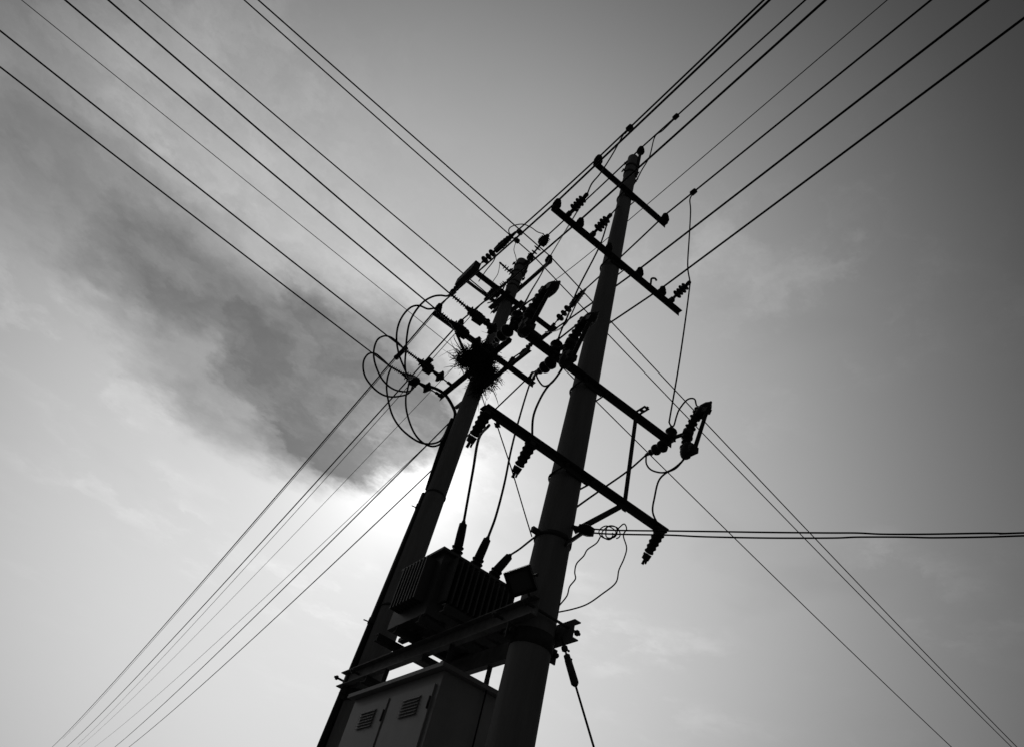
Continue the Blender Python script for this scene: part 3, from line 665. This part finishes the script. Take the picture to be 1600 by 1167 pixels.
# floodlight
fc = at(813, 908, 'y', -.16); fl = thing('floodlight', 'square floodlight on the thick pole beside the transformer', 'floodlight', fc)
nz = Vector((-.50, -.62, -.60)).normalized()
def fpl(x, y):
    r_ = ray(x, y); return CAM + r_ * ((fc - CAM).dot(nz) / r_.dot(nz))
ux = (fpl(833.5, 900) - fpl(793, 913.5)).normalized(); uy = nz.cross(ux)
if uy.z < 0: uy = -uy
m = MB(); Wd, Hd = (fpl(833.5, 900) - fpl(793, 913.5)).length, (fpl(810, 886.5) - fpl(816, 927.5)).length
m.extr([(-Wd / 2, -Hd / 2), (Wd / 2, -Hd / 2), (Wd / 2, Hd / 2), (-Wd / 2, Hd / 2)], fc - nz * .055, fc - nz * .012, ux, uy)
for sx_, sy_, dx, dy in ((0, 1, Wd, .02), (0, -1, Wd, .02), (1, 0, .02, Hd), (-1, 0, .02, Hd)):
    m.box(fc + ux * sx_ * (Wd / 2 - .010) + uy * sy_ * (Hd / 2 - .010) , (dx, dy, .026), (ux, uy, nz))
m.build('housing', DARKP, fl)
m = MB(); m.box(fc - nz * .006, (Wd - .042, Hd - .042, .006), (ux, uy, nz)); m.build('glass', GLASS, fl)
m = MB(); m.tube([fc - nz * .05 + ux * .11, fc - nz * .09 + ux * .115, fc - nz * .12, Vector((-.12, -.08, fc.z - .04))], .010, 6); m.tube([fc - nz * .05 - ux * .11, fc - nz * .09 - ux * .115, fc - nz * .12], .010, 6); m.build('bracket', STEEL, fl)

# ---------------------------------------------------------------- service bracket, coil, hanging cords
br = thing('cable_bracket', 'cable bracket with a hexagonal clamp on the thick pole', 'bracket', (.08, -.16, 4.42))
b0 = at(884, 850, 'y', -.155); b1 = at(916, 828, 'y', -.21)
m = MB(); m.bar(b0, b1, .05, .02); m.bar(at(893, 822, 'y', -.15), b1, .03, .015); m.build('bracket_arm', STEEL, br)
m = MB(); m.lathe([(-.04, .03), (-.03, .062), (.03, .062), (.04, .03)], b1, (b1 - b0).cross(VZ) + VZ * .3, 6); m.build('clamp', DARKP, br)
bz = 4.33
m = MB(); r = rR(bz) + .005; m.lathe([(-.018, r - .003), (-.018, r + .005), (.018, r + .005), (.018, r - .003)], (0, 0, bz), VZ, 36); m.box((-r - .03, 0, bz), (.07, .03, .04)); m.build('pole_band', STEEL, br)
cc = at(957, 829, 'y', -.30)
dr = Vector((math.sin(R(140)), math.cos(R(140)), 0)); nrm = Vector((dr.y, -dr.x, 0))
def svc(x, y):
    r_ = ray(x, y); return CAM + r_ * ((s0 - CAM).dot(nrm) / r_.dot(nrm))
loops = []
for i in range(60):
    t = i / 59; a_ = t * 2 * math.pi * 3.2
    loops.append(svc(946 + 13 * t + (11 + 1.5 * math.sin(2.3 * a_)) * math.cos(a_), 832 - 1.5 * t + (10 + 1.2 * math.cos(1.6 * a_)) * math.sin(a_)))
tag(MB().tube(spline(loops, 3), .0048, 6).build('cable_coil', WIRE), 'tangled coil of spare cable beside the hexagonal clamp', 'cable')
def lead2(label, pxs): return wire('loose_cord', label, spline([svc(*p) for p in pxs], 6), .0050, WIRE, 'loose cords below the coil', 'cord')
lead2('kinked loose cord hanging close to the thick pole', [(938, 838), (932, 848), (918, 858), (912, 868), (901, 880), (898, 893), (899, 904), (890, 916), (886, 930), (876, 943), (866, 955)])
lead2('longer loose cord sweeping out and back to the thick pole', [(965, 826), (975, 818), (979, 826), (974, 836), (979, 855), (975, 872), (967, 890), (962, 910), (940, 928), (918, 943), (895, 951), (866, 957)])

# ---------------------------------------------------------------- looping house cables on the slender pole
CL_A = Vector((-.17, 3.33, 7.76)).lerp(W1['a'], .50)
def cable(label, pts, r=.0126): return wire('cable_loop', label, spline(pts, 8), r, WIRE, 'looping cables at the slender pole', 'cable')
cable('cable loop at the lowest parallel cable, widest to the side', [W1['a'] + Vector((.02, 0, .0)), PY_(596, 560, 3.42), PY_(586, 552.5, 3.4), PY_(576, 553, 3.4), PY_(569, 562, 3.38), PY_(567.5, 575, 3.36), PY_(571, 589, 3.34), PY_(580, 602, 3.32), PY_(592, 613, 3.3), PY_(606, 619, 3.3), PY_(622, 619, 3.3), PY_(640, 613, 3.32), CL_A])
cable('cable loop beside the outermost one, ending at the same clamp', [W1['b'], PY_(620, 534, 3.0), PY_(610, 527, 3.0), PY_(600, 525.5, 3.0), PY_(590, 531, 3.0), PY_(585, 543, 3.0), PY_(584, 557, 3.0), PY_(588, 574, 3.02), PY_(597, 592, 3.05), PY_(610, 605, 3.1), PY_(625, 611, 3.15), PY_(642, 610, 3.25), CL_A + Vector((.06, 0, .02))])
cable('tall cable loop from the nest crossarm tip cable', [W1['d'], PY_(668, 483, 2.15), PY_(655, 478, 2.15), PY_(643, 480, 2.2), PY_(632, 490, 2.25), PY_(624, 504, 2.3), PY_(620, 520, 2.4), PY_(620, 537, 2.5), PY_(624, 556, 2.6), PY_(632, 576, 2.75), PY_(640, 592, 2.95), CL_A + Vector((-.03, -.03, .03))])
cable('tallest cable loop from the toothed clamp cable', [W1['e'], PY_(698, 463, 1.8), PY_(688, 462, 1.8), PY_(676, 464, 1.85), PY_(662, 472, 1.9), PY_(649, 487, 2.0), PY_(640, 505, 2.15), PY_(636, 525, 2.3), PY_(634, 550, 2.5), PY_(633, 572, 2.7), PY_(637, 588, 2.9), CL_A + Vector((.0, -.03, .04))])
cable('low cable loop sagging widest before joining the pole', [PY_(611, 575, 3.35), PY_(606, 588, 3.3), PY_(604, 606, 3.2), PY_(607, 627, 3.1), PY_(613, 648, 3.0), PY_(624, 666, 2.9), PY_(640, 681, 2.82), PY_(657, 691, 2.76), PY_(672, 693, 2.72), PY_(685, 690, 2.70), PY_(692, 683, 2.68), PY_(700, 668, 2.66)])
cable('low inner cable loop sagging beside the slender pole', [CL_A + Vector((-.06, 0, -.02)), PY_(636, 612, 3.2), PY_(634, 622, 3.1), PY_(635, 640, 3.0), PY_(641, 662, 2.9), PY_(650, 680, 2.8), PY_(662, 692, 2.74), PY_(676, 697, 2.7), PY_(689, 692, 2.68), PY_(697, 677, 2.66)])
cable('thick cable curving off the beam tip down onto the slender pole', [PY_(672, 604, 3.1), PY_(685, 609, 3.0), PY_(697, 618, 2.9), PY_(706, 632, 2.78), PY_(711, 645, 2.68), PY_(709, 658, 2.64), PY_(702, 670, 2.62), PY_(690, 692, 2.60)], .022)
# sleeves and connector blocks where the cables cross
def sleeve(label, p, q, r=.03):
    t = thing('cable_sleeve', label, 'sleeve', p, 'black cable sleeves'); p, q = Vector(p), Vector(q); d = (q - p); Ln = d.length
    m = MB(); m.lathe([(0, r * .7), (.02, r), (Ln - .02, r), (Ln, r * .7)], p, d, 12); m.build('sleeve_body', DARKP, t)
    for f_ in (.08, .92):
        k = MB(); c = p + d * f_; k.lathe([(-.012, r * 1.15), (.012, r * 1.15)], c, d, 10); k.build('clip', STEEL, t)
sleeve('black sleeve below the second loop on the double far wires', PZ(618, 560, 8.1), PZ(635, 543, 8.15), .035)
sleeve('black sleeve sticking up beside the bell insulators', PY_(664, 572, 3.0), PY_(674, 560, 2.9), .04)
# conduit and bundled cables down the slender pole
cp = [at(707, 655, 'y', 2.66), at(692, 692, 'y', 2.62), at(676, 740, 'y', 2.58), at(668, 765, 'y', 2.58)]
cd_ = thing('cable_conduit', 'black conduit strapped along the slender pole', 'conduit', (-.2, 2.6, 0))
m = MB(); m.tube(spline(cp), [.03] * 25, 10); m.tube(spline([c_ + Vector((.03, .03, 0)) for c_ in cp]), .02, 8); m.build('cable_bundle', WIRE, cd_)
top = at(664, 772, 'y', 2.60); bot = at(545, 1062, 'y', 2.62); dd = (bot - top).normalized(); foot = top + dd * ((top.z - 0.0) / -dd.z)
m = MB(); m.tube([top, bot, foot], .040, 14); m.build('pipe', DARKP, cd_)
for px_ in ((655, 793), (577, 968)):
    c_ = at(px_[0], px_[1], 'y', 2.61); zz_ = c_.z; tt = (top.z - zz_) / (top.z - bot.z); c_ = top.lerp(bot, tt)
    m = MB(); m.lathe([(-.03, .046), (.03, .046)], c_, dd, 14); m.tube([c_ + Vector((0, .03, 0)), c_ + Vector((-.08, .05, .0))], .006, 6)
    m.bar(c_, (0 - rL(zz_) * .7, 2.546, zz_), .04, .008); m.build('strap', STEEL, cd_)

# ---------------------------------------------------------------- bird nest
nc = Vector((-.20, 2.32, 7.72)); ne = thing('bird_nest', 'ragged twig bird nest wedged on the slender pole crossarms', 'nest', nc)
def rdir():
    while True:
        v = Vector([random.uniform(-1, 1) for _ in range(3)])
        if .05 < v.length < 1: return v.normalized()
LUMPS = [(nc + Vector((.02, -.02, .03)), Vector((.20, .20, .22))), (nc + Vector((.22, .03, -.06)), Vector((.15, .16, .13))), (nc + Vector((.06, 0, .20)), Vector((.15, .16, .13))), (nc + Vector((-.13, .05, -.02)), Vector((.12, .14, .10))), (nc + Vector((.16, .02, -.26)), Vector((.08, .10, .15)))]
core = MB(); nu, nv = 16, 10
for lc, lr in LUMPS:
    vs = []; fs = []
    for j in range(nv + 1):
        ph = math.pi * j / nv
        for i in range(nu):
            th = 2 * math.pi * i / nu; rr = .74 + random.uniform(-.14, .14)
            vs.append(lc + Vector((lr.x * math.sin(ph) * math.cos(th) * rr, lr.y * math.sin(ph) * math.sin(th) * rr, lr.z * math.cos(ph) * rr)))
    for j in range(nv):
        for i in range(nu): fs.append((j * nu + i, (j + 1) * nu + i, (j + 1) * nu + (i + 1) % nu, j * nu + (i + 1) % nu))
    core.add(vs, fs)
core.build('nest_cup', TWIG, ne)
tm = MB()
for i in range(950):
    lc, lr = random.choice(LUMPS); d = rdir(); c = lc + Vector((d.x * lr.x, d.y * lr.y, d.z * lr.z)) * random.uniform(.70, 1.0)
    tdir = (d.cross(rdir()).normalized() + d * random.uniform(-.12, .30)).normalized(); l = random.choice((.10, .15, .2, .28, .40))
    bend = rdir() * .035
    tm.tube([c - tdir * l / 2, c + bend, c + tdir * l / 2], [.0045, .004, .0015], 3)
o = tm.build('twig_mass', TWIG, ne); o['kind'] = 'stuff'
for i in range(70):
    d = rdir(); lc, lr = random.choice(LUMPS)
    if i < 34: d = (Vector((-.85, .15, random.choice((-.55, -.2, .25)))) + rdir() * .62).normalized(); lc, lr = LUMPS[random.choice((0, 3, 3))]
    elif i < 60: d = (Vector((.35, -.2, -.9)) + rdir() * .5).normalized(); lc, lr = LUMPS[random.choice((1, 4, 4))]
    c = lc + Vector((d.x * lr.x, d.y * lr.y, d.z * lr.z)) * .7; l = random.choice((.08, .12, .16, .22, .28))
    if i % 3 == 0:   # long stick lying across the heap
        td = (d.cross(rdir())).normalized(); c = lc + Vector((d.x * lr.x, d.y * lr.y, d.z * lr.z)) * .85 - td * .16; d = td; l = random.uniform(.34, .52)
    e = c + d * l + rdir() * .06; k_ = rdir() * .08
    tw = MB(); f_ = random.choice((.6, .8, 1.0, 1.5)); tw.tube(spline([c, c.lerp(e, .55) + k_ * random.choice((.5, 1, 1.6)), e], 3), [x_ * f_ for x_ in (.005, .005, .0045, .004, .0036, .0026, .0014)], 3); tw.build('twig', TWIG, ne)

# ---------------------------------------------------------------- stay wire with turnbuckle
ty0 = at(877, 995, 'y', -.20); ty1 = at(898, 1066, 'y', -.34); dty = (ty1 - ty0).normalized()
st = thing('stay_wire', 'thin stay wire with a turnbuckle below the platform', 'stay wire', ty0)
end = ty0 + dty * (ty0.z / -dty.z)
m = MB(); m.tube([ty0, end], .007, 7); m.build('strand', WIRE, st)
for f_, px in ((.3, (882, 1012)), (.5, (886, 1031))):
    c_ = ty0 + dty * ((at(px[0], px[1], 'y', -.24) - ty0).dot(dty)); m = MB(); m.lathe([(-.02, .010), (-.01, .022), (.01, .022), (.02, .010)], c_, dty, 8); m.lathe([(0, .007), (.04, .007)], c_, VX, 6); m.build('wire_grip', STEEL, st)
c_ = ty0 + dty * ((at(893, 1050, 'y', -.3) - ty0).dot(dty)); m = MB(); m.lathe([(-.09, .010), (-.08, .024), (.08, .026), (.10, .012)], c_, dty, 8); m.build('turnbuckle', STEEL, st)
wire('hanging_cord', 'thin cord hanging below the platform beside the thick pole', [at(766, 1040, 'y', .55), at(763, 1066, 'y', .55), at(763, 1066, 'y', .55) - VZ * .8], .006, WIRE, None, 'cord')
